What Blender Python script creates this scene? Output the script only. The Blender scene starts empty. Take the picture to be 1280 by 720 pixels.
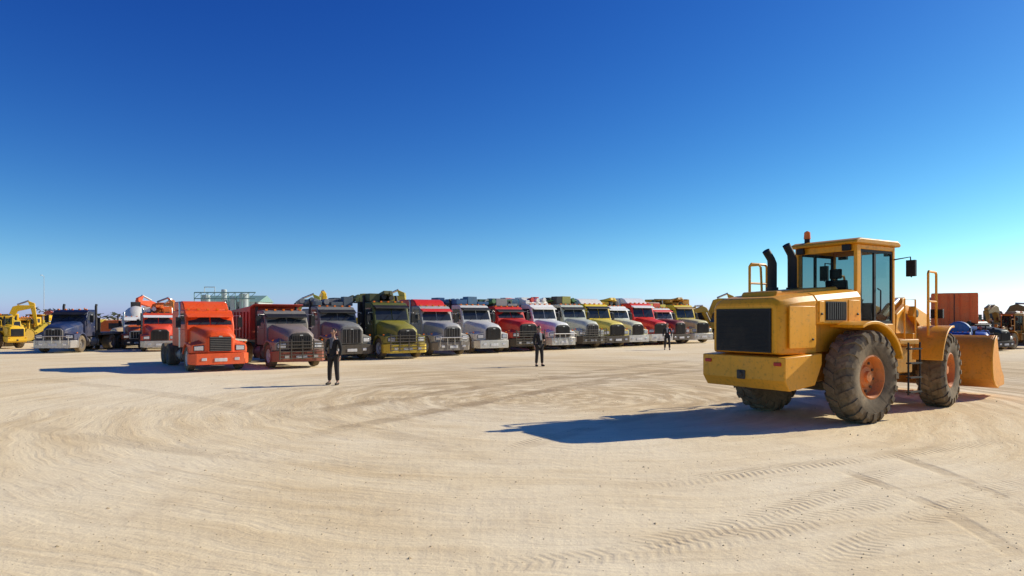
import bpy, math, random
from mathutils import Vector, Matrix
random.seed(7)
S=bpy.context.scene
COL=S.collection
F=853.33; CH=2.1
def wx(px,Y): return (px-640)/F*Y
# ---------------------------------------------------------------- nodes / materials
def newmat(name):
    m=bpy.data.materials.new(name); m.use_nodes=True
    nt=m.node_tree; b=nt.nodes['Principled BSDF']
    return m,nt,b
class NT:
    def __init__(s,nt): s.nt=nt
    def n(s,t,**k):
        x=s.nt.nodes.new(t)
        for a,v in k.items(): setattr(x,a,v)
        return x
    def put(s,sock,v):
        if hasattr(v,'is_output'): s.nt.links.new(v,sock)
        else: sock.default_value=v
    def m(s,op,a,b=0.0,c=None,clamp=False):
        x=s.n('ShaderNodeMath',operation=op); x.use_clamp=clamp
        s.put(x.inputs[0],a); s.put(x.inputs[1],b)
        if c is not None: s.put(x.inputs[2],c)
        return x.outputs[0]
    def mix(s,fac,a,b,bt='MIX'):
        x=s.n('ShaderNodeMix',data_type='RGBA',blend_type=bt)
        s.put(x.inputs[0],fac); s.put(x.inputs[6],a); s.put(x.inputs[7],b)
        return x.outputs[2]
    def noise(s,vec,scale,detail=4,rough=.55):
        x=s.n('ShaderNodeTexNoise'); x.inputs['Scale'].default_value=scale
        x.inputs['Detail'].default_value=detail; x.inputs['Roughness'].default_value=rough
        s.nt.links.new(vec,x.inputs['Vector']); return x.outputs['Fac']
    def ramp(s,v,lo,hi):
        x=s.n('ShaderNodeMapRange'); x.interpolation_type='SMOOTHSTEP'
        s.put(x.inputs['Value'],v); x.inputs['From Min'].default_value=lo; x.inputs['From Max'].default_value=hi
        return x.outputs['Result']
_pc={}
def paint(col,rough=.35,metal=0.0,dirt=.35,name='paint'):
    key=(tuple(col),rough,metal,dirt)
    if key in _pc: return _pc[key]
    m,nt,b=newmat(name); N=NT(nt)
    tc=N.n('ShaderNodeTexCoord').outputs['Object']
    n1=N.noise(tc,1.7,4,.65); n2=N.noise(tc,14,3,.6)
    sep=N.n('ShaderNodeSeparateXYZ'); nt.links.new(tc,sep.inputs[0])
    low=N.ramp(sep.outputs[2],1.9,.3)
    d=N.m('MULTIPLY',N.ramp(n1,.45,.75),.5)
    d=N.m('ADD',d,N.m('MULTIPLY',low,.6)); d=N.m('MULTIPLY',d,N.m('ADD',n2,.35))
    d=N.m('MULTIPLY',d,dirt,clamp=True)
    c=N.mix(d,(*col,1),(.42,.31,.18,1))
    dk=N.mix(N.m('MULTIPLY',N.ramp(n2,.52,.75),.4),c,tuple(v*.3 for v in col)+(1,))
    mp=N.n('ShaderNodeMapping'); mp.inputs['Scale'].default_value=(7,7,.6); nt.links.new(tc,mp.inputs[0])
    dk=N.mix(N.m('MULTIPLY',N.ramp(N.noise(mp.outputs[0],1.5,3,.6),.52,.72),dirt*.7,clamp=True),dk,tuple(v*.45 for v in col)+(1,))
    nt.links.new(dk,b.inputs['Base Color'])
    nt.links.new(N.m('ADD',N.m('MULTIPLY',d,.5),rough,clamp=True),b.inputs['Roughness'])
    b.inputs['Metallic'].default_value=metal
    if metal<.1: b.inputs['Specular IOR Level'].default_value=.35
    bp=N.n('ShaderNodeBump'); bp.inputs['Strength'].default_value=.12; bp.inputs['Distance'].default_value=.01
    nt.links.new(n2,bp.inputs['Height']); nt.links.new(bp.outputs[0],b.inputs['Normal'])
    _pc[key]=m; return m
BLACK=paint((.012,.012,.012),.6,0,.12); DARK=paint((.035,.033,.030),.6,0,.35)
CHROME=paint((.62,.58,.52),.32,.7,.35); STEEL=paint((.20,.185,.17),.5,.35,.4)
WHITE=paint((.75,.75,.73),.4); RUBBER=paint((.030,.026,.022),.9,0,.7,'rubber')
AMBER=paint((.9,.2,.01),.2,0,.0); LRED=paint((.5,.02,.02),.25,0,0)
def lampmat():
    m,nt,b=newmat('lamp_glass'); N=NT(nt)
    tc=N.n('ShaderNodeTexCoord').outputs['Object']
    n=N.noise(tc,40,2); nt.links.new(N.mix(n,(.85,.87,.9,1),(.55,.58,.62,1)),b.inputs['Base Color'])
    b.inputs['Roughness'].default_value=.08; b.inputs['Metallic'].default_value=.5; return m
LAMP=lampmat()
def glassmat(dark=True):
    m,nt,b=newmat('window_glass'); N=NT(nt)
    tc=N.n('ShaderNodeTexCoord').outputs['Object']
    n=N.noise(tc,1.3,3)
    nt.links.new(N.mix(n,(.012,.015,.018,1),(.06,.065,.07,1)),b.inputs['Base Color'])
    b.inputs['Roughness'].default_value=.1; b.inputs['IOR'].default_value=1.45
    if not dark:
        tr=N.n('ShaderNodeBsdfTransparent'); tr.inputs[0].default_value=(.50,.60,.62,1)
        mx=N.n('ShaderNodeMixShader'); lw=N.n('ShaderNodeLayerWeight'); lw.inputs[0].default_value=.3
        nt.links.new(N.m('ADD',N.m('MULTIPLY',N.m('POWER',lw.outputs['Facing'],3.0),.45),.14,clamp=True),mx.inputs[0])
        nt.links.new(tr.outputs[0],mx.inputs[1]); nt.links.new(b.outputs[0],mx.inputs[2])
        nt.links.new(mx.outputs[0],nt.nodes['Material Output'].inputs[0])
    return m
GLASS=glassmat(); CGLASS=glassmat(False)
# ---------------------------------------------------------------- geometry
class Part:
    def __init__(s): s.v=[];s.f=[];s.fm=[];s.mats=[]
    def mi(s,mat):
        if mat not in s.mats: s.mats.append(mat)
        return s.mats.index(mat)
    def add(s,vs,fs,mat,M=None):
        o=len(s.v)
        s.v+= [tuple(M@Vector(v)) if M else tuple(v) for v in vs]
        i=s.mi(mat)
        for f in fs: s.f.append([o+k for k in f]); s.fm.append(i)
        return s
    def hexa(s,c,mat,M=None):
        return s.add(c,[(0,3,2,1),(4,5,6,7),(0,1,5,4),(1,2,6,5),(2,3,7,6),(3,0,4,7)],mat,M)
    def box(s,x0,x1,y0,y1,z0,z1,mat,M=None):
        return s.hexa([(x0,y0,z0),(x1,y0,z0),(x1,y1,z0),(x0,y1,z0),(x0,y0,z1),(x1,y0,z1),(x1,y1,z1),(x0,y1,z1)],mat,M)
    def prism(s,prof,y0,y1,mat,M=None,y0b=None):
        n=len(prof)
        vs=[(x,y0,z) for x,z in prof]+[(x,y1,z) for x,z in prof]
        fs=[tuple(range(n)),tuple(range(2*n-1,n-1,-1))]+[(i,i+n,(i+1)%n+n,(i+1)%n) for i in range(n)]
        return s.add(vs,fs,mat,M)
    def loft(s,secs,mat,M=None):
        n=len(secs[0]); vs=[p for r in secs for p in r]; fs=[]
        for k in range(len(secs)-1):
            for i in range(n):
                a=k*n+i;b=k*n+(i+1)%n
                fs.append((a,b,b+n,a+n))
        fs.append(tuple(range(n-1,-1,-1))); fs.append(tuple(range((len(secs)-1)*n,len(secs)*n)))
        return s.add(vs,fs,mat,M)
    def tube(s,pts,r,mat,n=8,M=None):
        pts=[Vector(p) for p in pts]; rs=r if isinstance(r,(list,tuple)) else [r]*len(pts)
        secs=[]
        up=None
        for i,p in enumerate(pts):
            d=(pts[min(i+1,len(pts)-1)]-pts[max(i-1,0)]).normalized()
            if up is None: up=Vector((0,0,1)) if abs(d.z)<.9 else Vector((1,0,0))
            a=d.cross(up).normalized(); b=a.cross(d).normalized(); up=b
            secs.append([tuple(p+rs[i]*(math.cos(t)*a+math.sin(t)*b)) for t in [2*math.pi*k/n for k in range(n)]])
        return s.loft(secs,mat,M)
    def rev(s,prof,n,mat,closed=True,M=None):
        m=len(prof);vs=[];fs=[]
        for k in range(n):
            t=2*math.pi*k/n
            for r,y in prof: vs.append((r*math.cos(t),y,r*math.sin(t)))
        for k in range(n):
            k2=(k+1)%n
            for i in range(m if closed else m-1):
                j=(i+1)%m
                fs.append((k*m+i,k2*m+i,k2*m+j,k*m+j))
        return s.add(vs,fs,mat,M)
    def mesh(s,name):
        me=bpy.data.meshes.new(name); me.from_pydata(s.v,[],s.f)
        for m in s.mats: me.materials.append(m)
        me.polygons.foreach_set('material_index',s.fm)
        import bmesh
        bm=bmesh.new(); bm.from_mesh(me); bmesh.ops.recalc_face_normals(bm,faces=bm.faces); bm.to_mesh(me); bm.free()
        me.polygons.foreach_set('use_smooth',[True]*len(me.polygons))
        me.set_sharp_from_angle(angle=math.radians(32)); me.update()
        return me
    def done(s,name,parent,bevel=0,M=None,label=None):
        ob=bpy.data.objects.new(name,s.mesh(name)); COL.objects.link(ob); ob.parent=parent
        if M is not None: ob.matrix_local=M
        if bevel:
            b=ob.modifiers.new('bevel','BEVEL'); b.width=bevel; b.segments=2; b.limit_method='ANGLE'; b.angle_limit=math.radians(35)
        if label: ob['label']=label
        return ob
def root(name,label,cat,x,y,heading,sc=1,group=None):
    e=bpy.data.objects.new(name,None); COL.objects.link(e); e.empty_display_size=.3
    e.location=(x,y,0); e.rotation_euler=(0,0,math.radians(90-heading)); e.scale=(sc,)*3
    e['label']=label; e['category']=cat
    if group: e['group']=group
    return e
_wc={}
def wheel(parent,x,y,r,w,rimmat,lugs=0,rz=0,z=None,dual=False):
    key=(r,w,rimmat.name,lugs)
    if key not in _wc:
        K=.46/.55 if lugs else 1.0
        t=Part()
        pr=[(.55*r*K,-.40*w),(.60*r*K,-.46*w),(.75*r,-.54*w),(.88*r,-.51*w),(.955*r,-.42*w),(.975*r,-.15*w),(.975*r,.15*w),(.955*r,.42*w),(.88*r,.51*w),(.75*r,.54*w),(.60*r*K,.46*w),(.55*r*K,.40*w)]
        t.rev(pr,48 if lugs else 28,RUBBER)
        if lugs:
            for i in range(lugs):
                for sd in (1,-1):
                    th=2*math.pi*(i+(.5 if sd<0 else 0))/lugs; dt=.42*2*math.pi/lugs
                    secs=[]
                    for yy,rr,hh,sh in ((.02,.965,.04,0),(.2,.965,.045,.07),(.42,.945,.06,.13),(.53,.86,.045,.15),(.545,.77,.01,.15)):
                        a=th+sh-dt/2; b2=th+sh+dt/2
                        r1=rr*r; r2=(rr+hh)*r; y1=sd*yy*w; y2=sd*(yy+(.03 if yy>.5 else 0))*w
                        secs.append([(r1*math.cos(a),y1,r1*math.sin(a)),(r1*math.cos(b2),y1,r1*math.sin(b2)),(r2*math.cos(b2),y2,r2*math.sin(b2)),(r2*math.cos(a),y2,r2*math.sin(a))])
                    t.loft(secs,RUBBER)
        rm=Part(); q=r*K
        rm.rev([(.56*q,.36*w),(.58*q,.43*w),(.535*q,.45*w),(.50*q,.36*w),(.46*q,.12*w),(.3*q,.10*w),(.26*q,.2*w),(.15*q,.24*w),(.13*q,.33*w),(.001,.34*w),(.001,-.3*w),(.56*q,-.3*w)],32,rimmat,closed=False)
        nb=10
        for k in range(nb):
            a=2*math.pi*k/nb; cx,cz=.38*q*math.cos(a),.38*q*math.sin(a)
            rm.tube([(cx,.09*w,cz),(cx,.16*w,cz)],.03*r,DARK,6)
        _wc[key]=(t.mesh('tyre'),rm.mesh('rim'))
    e=bpy.data.objects.new('wheel',None); COL.objects.link(e); e.parent=parent; e.empty_display_size=.2
    e.location=(x,y,r*1.0 if z is None else z); e.rotation_euler=(0,0,math.radians(rz+(180 if y<0 else 0)))
    for nm,me in zip(('tyre','rim'),_wc[key]):
        o=bpy.data.objects.new(nm,me); COL.objects.link(o); o.parent=e
        o.rotation_euler=(0,random.uniform(0,6),0)
    return e
# ---------------------------------------------------------------- wheel loader
def arcprof(cx,cz,r0,r1,a0,a1,n=12):
    o=[(cx+r1*math.cos(math.radians(a0+(a1-a0)*k/n)),cz+r1*math.sin(math.radians(a0+(a1-a0)*k/n))) for k in range(n+1)]
    i=[(cx+r0*math.cos(math.radians(a1+(a0-a1)*k/n)),cz+r0*math.sin(math.radians(a1+(a0-a1)*k/n))) for k in range(n+1)]
    return o+i
def srt(sd,a,b): return sorted((sd*a,sd*b))
def loader(name,label,x,y,heading,col,sc=1,art=13,group=None,bz=.24):
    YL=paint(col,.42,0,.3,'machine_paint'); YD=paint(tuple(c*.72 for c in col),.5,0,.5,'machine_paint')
    RIM=paint((col[0]*.8,col[1]*.48,col[2]),.45,0,.45)
    R=root(name,label,'loader',x,y,heading,sc,group)
    r=.93;w=.54
    for yy in (1.13,-1.13): wheel(R,0,yy,r,w,RIM,20)
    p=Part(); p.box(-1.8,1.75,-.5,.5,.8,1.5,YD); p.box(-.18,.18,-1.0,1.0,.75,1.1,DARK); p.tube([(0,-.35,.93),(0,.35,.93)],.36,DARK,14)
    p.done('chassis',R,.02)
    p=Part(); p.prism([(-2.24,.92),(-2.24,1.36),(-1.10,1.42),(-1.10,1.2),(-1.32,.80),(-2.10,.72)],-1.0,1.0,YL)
    p.box(-2.27,-2.23,-.1,.1,.90,1.08,DARK); p.tube([(-2.32,0,1.0),(-2.22,0,1.0)],.06,DARK)
    p.done('counterweight',R,.07)
    def hr(x,hw,zb,zt,c=.16):
        return [(x,-hw,zb),(x,-hw,zt-c),(x,-hw+c*.45,zt-c*.35),(x,-hw+c*1.3,zt),(x,hw-c*1.3,zt),(x,hw-c*.45,zt-c*.35),(x,hw,zt-c),(x,hw,zb)]
    p=Part()
    p.loft([hr(-2.18,.75,1.43,2.38,.10),hr(-2.08,.81,1.40,2.50),hr(-1.6,.85,1.40,2.57),hr(-1.08,.87,1.40,2.61)],YL)
    p.loft([hr(-1.08,.87,1.98,2.61),hr(-.4,.88,1.98,2.66),hr(.42,.88,1.98,2.72)],YL)
    p.box(-1.07,.42,-.72,.72,1.42,2.0,YD)
    p.prism([(-1.8,2.5),(-1.7,2.64),(.3,2.78),(.42,2.6)],-.42,.42,YL)
    H=p.done('engine_hood',R,.03)
    for sd in (-1,1):
        p=Part(); y=.875
        p.box(-.80,-.12,*srt(sd,y,y+.012),2.06,2.44,BLACK)
        for k in range(9): p.box(-.76+k*.073,-.72+k*.073,*srt(sd,y+.008,y+.03),2.08,2.42,DARK)
        p.done('side_vent',H)
        for xa,xb,za,zb in ((-1.95,-1.15,1.52,2.34),(-1.02,-.86,2.02,2.44),(-.04,.36,2.02,2.48)):
            p=Part(); p.box(xa,xb,*srt(sd,.86,.892),za,zb,YL); p.box(xb-.12,xb-.06,*srt(sd,.89,.91),za+.15,za+.19,BLACK); p.done('side_door',H,.01)
    p=Part(); p.box(-2.215,-2.15,-.66,.66,1.44,2.29,BLACK)
    for k in range(31): p.box(-2.222,-2.21,-.62,.62,1.48+k*.025,1.488+k*.025,BLACK)
    p.done('grille',R,.03)
    for yy in (-.84,.84):
        p=Part(); p.box(-2.265,-2.23,yy-.08,yy+.08,1.20,1.27,LRED); p.done('tail_lamp',R,.01)
    for sd in (-1,1):
        p=Part(); a,b=srt(sd,.78,1.42)
        p.prism(arcprof(0,.93,1.06,1.12,18,112),a,b,YL)
        p.prism([(-.42,1.93),(-.36,2.06),(.5,2.03),(.62,1.82)],*srt(sd,.6,.85),YL)
        p.done('fender',R,.01)
        p=Part(); 
        p.box(1.02,1.78,*srt(sd,.6,1.35),1.55,1.66,YD); p.box(1.1,1.7,*srt(sd,.6,1.25),.95,1.5,YD)
        p.done('platform',R,.02)
        p=Part(); a2=sd*1.38
        for k in range(4): p.box(1.2,1.65,*sorted((a2,a2+sd*.1)),.55+k*.3,.58+k*.3,BLACK)
        for xx in (1.2,1.65): p.tube([(xx,a2+sd*.05,.5),(xx,a2+sd*.05,1.6)],.02,BLACK)
        p.done('ladder',R)
    cabE=Part(); x0,x1,hw=.50,1.96,.74
    cabE.box(x0,x1,-hw,hw,1.68,1.98,YL); cabE.box(x0,x0+.05,-hw+.05,hw-.05,1.95,2.55,YL)
    for (xa,xb) in ((x0,x0+.15),(x1-.08,x1)):
        for sd in (-1,1): cabE.box(xa,xb,*srt(sd,hw,hw-.08),1.94,3.68,YL)
    for sd in (-1,1):
        cabE.box(x0+.15,x1-.07,*srt(sd,hw-.002,hw-.05),3.58,3.68,YL)
    cabE.box(x0,x0+.05,-hw+.07,hw-.07,3.54,3.68,YL); cabE.box(x1-.05,x1,-hw+.07,hw-.07,3.56,3.68,YL)
    cab=cabE.done('cab',R,.015)
    for sd in (-1,1):
        p=Part(); ya=srt(sd,hw-.015,hw-.055)
        for xa,xb in ((x0+.15,x0+.20),(1.16,1.23),(x1-.13,x1-.08)): p.box(xa,xb,*ya,1.98,3.58,BLACK)
        for za,zb in ((1.98,2.05),(3.52,3.58)): p.box(x0+.2,1.16,*ya,za,zb,BLACK); p.box(1.23,x1-.13,*ya,za,zb,BLACK)
        p.done('door_frame',cab)
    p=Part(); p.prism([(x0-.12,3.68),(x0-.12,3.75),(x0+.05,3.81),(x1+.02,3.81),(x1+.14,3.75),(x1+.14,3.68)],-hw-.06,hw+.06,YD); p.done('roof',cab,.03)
    for sd in (-1,1):
        yy=sd*(hw-.035)
        for xa,xb in ((x0+.2,1.16),(1.23,x1-.13)):
            p=Part(); p.add([(xa,yy,2.05),(xb,yy,2.05),(xb,yy,3.52),(xa,yy,3.52)],[(0,1,2,3)],CGLASS); p.done('window',cab)
    p=Part(); q=hw-.07; p.add([(x0+.02,-q,2.55),(x0+.02,q,2.55),(x0+.02,q,3.56),(x0+.02,-q,3.56)],[(0,1,2,3)],CGLASS); p.done('window',cab)
    p=Part(); p.add([(x1-.03,-q,1.98),(x1-.03,q,1.98),(x1-.03,q,3.6),(x1-.03,-q,3.6)],[(0,1,2,3)],CGLASS); p.done('windshield',cab)
    p=Part(); p.box(.95,1.4,-.25,.25,2.05,2.22,BLACK); p.prism([(.95,2.2),(1.07,2.2),(.97,2.95),(.87,2.95)],-.25,.25,BLACK); p.box(.87,.94,-.14,.14,2.98,3.2,BLACK); p.box(1.0,1.3,-.2,.2,1.9,2.12,DARK); p.box(.9,.95,-.03,.03,2.9,3.05,BLACK); p.done('seat',cab,.03)
    p=Part(); p.box(1.68,1.88,-.35,.35,1.98,2.45,BLACK); p.done('dashboard',cab,.02)
    p=Part(); p.tube([(1.8,0,1.9),(1.6,0,2.5)],.05,BLACK); p.rev([(.2,-.015),(.2,.015),(.17,.015),(.17,-.015)],20,BLACK,M=Matrix.Translation((1.59,0,2.52))@Matrix.Rotation(math.radians(60),4,'Y')@Matrix.Rotation(math.radians(90),4,'X')); p.box(1.5,1.68,-.18,.18,2.5,2.53,BLACK); p.done('steering_wheel',cab)
    p=Part(); a=-hw-.012; p.tube([(1.28,a+.02,2.2),(1.28,a-.05,2.25),(1.28,a-.05,2.7),(1.28,a+.02,2.75)],.015,BLACK); p.done('door_handle',cab)
    p=Part(); p.tube([(x0+.1,.5,3.79),(x0+.1,.5,3.9)],.06,BLACK,12); p.tube([(x0+.1,.5,3.9),(x0+.1,.5,4.05),(x0+.1,.5,4.08)],[.075,.065,.02],AMBER,12); p.done('beacon',R)
    for yy in (-.55,.55):
        p=Part(); p.box(x1+.05,x1+.14,yy-.1,yy+.1,3.5,3.67,BLACK); p.box(x1+.14,x1+.15,yy-.08,yy+.08,3.52,3.65,LAMP); p.done('work_lamp',R,.01)
        p=Part(); p.box(x0-.11,x0-.03,yy-.09,yy+.09,3.54,3.67,BLACK);  p.done('work_lamp',R,.01)
    for xx,yy,h in ((-.5,.60,.98),(-.05,.42,1.12)):
        p=Part(); p.tube([(xx,yy,2.55),(xx,yy,2.6+h*.72),(xx-.03,yy+.01,2.6+h*.82),(xx-.16,yy+.04,2.6+h)],[.1,.1,.085,.085],BLACK,14); p.tube([(xx,yy,2.55),(xx,yy,2.78)],.13,DARK,14); p.done('exhaust_stack',R)
    p=Part(); p.tube([(-.5,1.2,1.95),(-.5,1.2,3.28),(-.44,1.2,3.34),(.04,1.2,3.34),(.1,1.2,3.28),(.1,1.2,2.0)],.03,YL); p.tube([(-.5,1.2,2.9),(.1,1.2,2.9)],.024,YL); p.tube([(-.5,1.2,3.3),(-.5,.95,3.3),(-.5,.9,3.24),(-.5,.86,2.5)],.026,YL); p.done('handrail',R)
    for sd in (-1,1):
        p=Part(); p.tube([(x1-.05,sd*hw,3.4),(x1+.1,sd*1.02,3.45),(x1+.1,sd*1.04,3.0)],.016,BLACK); p.box(x1+.06,x1+.13,sd*1.04-.1,sd*1.04+.1,3.02,3.38,BLACK); p.done('mirror',R,.01)
        p=Part(); p.tube([(1.72,sd*1.3,1.6),(1.72,sd*1.3,2.5),(1.3,sd*1.3,2.5),(1.3,sd*1.3,1.6)],.018,YL); p.done('handrail',R)
    # ---- front half
    M=Matrix.Translation((1.9,0,0))@Matrix.Rotation(math.radians(art),4,'Z')@Matrix.Translation((2.0,0,0))
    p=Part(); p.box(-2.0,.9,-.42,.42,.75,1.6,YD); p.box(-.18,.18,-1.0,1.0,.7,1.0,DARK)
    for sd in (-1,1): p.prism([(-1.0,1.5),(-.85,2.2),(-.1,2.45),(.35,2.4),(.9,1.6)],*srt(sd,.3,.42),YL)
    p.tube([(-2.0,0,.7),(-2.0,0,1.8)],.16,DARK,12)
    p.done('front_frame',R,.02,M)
    for yy in (1.1,-1.1):
        q=M@Vector((0,yy,0)); e=wheel(R,q.x,q.y,.87,w,RIM,20); e.rotation_euler=(0,0,math.radians(art+(180 if yy<0 else 0)))
    for sd in (-1,1):
        p=Part(); p.prism(arcprof(0,.88,1.00,1.05,85,165),*srt(sd,.7,1.4),YL); p.box(-1.0,-.5,*srt(sd,.42,.8),1.3,1.75,YD); p.done('fender',R,.01,M)
        p=Part(); y1=sd*1.05; p.tube([(-.75,y1,1.7),(-.75,y1,3.15),(-.7,y1,3.2),(-.1,y1,3.2),(-.05,y1,3.15),(-.05,y1,1.9)],.03,YL); p.tube([(-.75,y1,2.5),(-.05,y1,2.5)],.024,YL); p.done('handrail',R,0,M)
        p=Part(); p.box(-.02,.1,y1-.13,y1+.13,2.1,2.32,BLACK); p.box(.1,.11,y1-.1,y1+.1,2.12,2.3,LAMP); p.tube([(0,y1,2.15),(0,y1,1.88)],.03,BLACK); p.done('headlight',R,.01,M)
        a,b=srt(sd,.5,.64); p=Part(); p.prism([(-.35,2.15),(-.2,2.4),(.9,2.2),(1.8,1.5),(2.35,.75+bz),(2.2,.55+bz),(1.95,.65+bz),(1.4,1.2),(.6,1.75)],a,b,YL); p.tube([(-.1,a-.03,2.22),(-.1,b+.03,2.22)],.1,DARK,10); p.done('lift_arm',R,.02,M)
        p=Part(); c=sd*.36; p.tube([(-.9,c,1.0),(.4,c,1.35)],.09,YD,10); p.tube([(.4,c,1.35),(1.2,c,1.6)],.05,CHROME,10); p.done('hydraulic_cylinder',R,0,M)
    p=Part(); p.prism([(.5,1.9),(.7,2.6),(.95,2.65),(1.0,1.9),(.9,1.3),(.65,1.3)],-.12,.12,YL); p.tube([(-.6,0,2.1),(.1,0,2.4)],.11,YD,10); p.tube([(.1,0,2.4),(.75,0,2.58)],.06,CHROME,10); p.tube([(.8,0,1.4),(2.1,0,1.2+bz)],.07,YD,8); p.done('tilt_linkage',R,.01,M)
    BM=paint((col[0]*.95,col[1]*.82,col[2]),.5,0,.35)
    prof=[(4.0,.05),(2.95,.02),(2.6,.10),(2.33,.28),(2.22,.55),(2.2,.85),(2.30,1.12),(2.5,1.32),(2.75,1.42)]
    inn=[(2.76,1.37),(2.53,1.28),(2.35,1.09),(2.27,.83),(2.28,.56),(2.38,.31),(2.62,.15),(2.95,.07),(4.0,.08)]
    p=Part(); p.prism([(a,b+bz) for a,b in prof+inn],-1.7,1.7,BM)
    for sd in (-1,1):
        p.prism([(a1,b1+bz) for a1,b1 in prof[:]+[(3.05,1.38),(3.25,.95),(3.6,.5),(3.95,.28)]],*srt(sd,1.69,1.74),BM)
        p.prism([(a1,b1+bz) for a1,b1 in prof[1:]+inn[:-1]],*srt(sd,1.74,1.79),YL)
    p.prism([(2.0,.5+bz),(2.22,.45+bz),(2.22,1.2+bz),(2.0,1.1+bz)],-.75,.75,BM)
    bk=p.done('bucket',R,.01,M)
    p=Part(); p.box(3.91,4.01,-1.66,1.66,.045+bz,.10+bz,STEEL)
    for k in range(8):
        yy=-1.54+k*.44; p.hexa([(3.95,yy-.05,.03+bz),(4.2,yy-.03,.05+bz),(4.2,yy+.03,.05+bz),(3.95,yy+.05,.03+bz),(3.95,yy-.05,.11+bz),(4.2,yy-.03,.07+bz),(4.2,yy+.03,.07+bz),(3.95,yy+.05,.11+bz)],STEEL)
    p.done('bucket_teeth',bk)
    return R
loader('wheel_loader','large dusty yellow wheel loader standing on the sandy lot',6.46,14.76,58,(.90,.385,.010))

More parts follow.
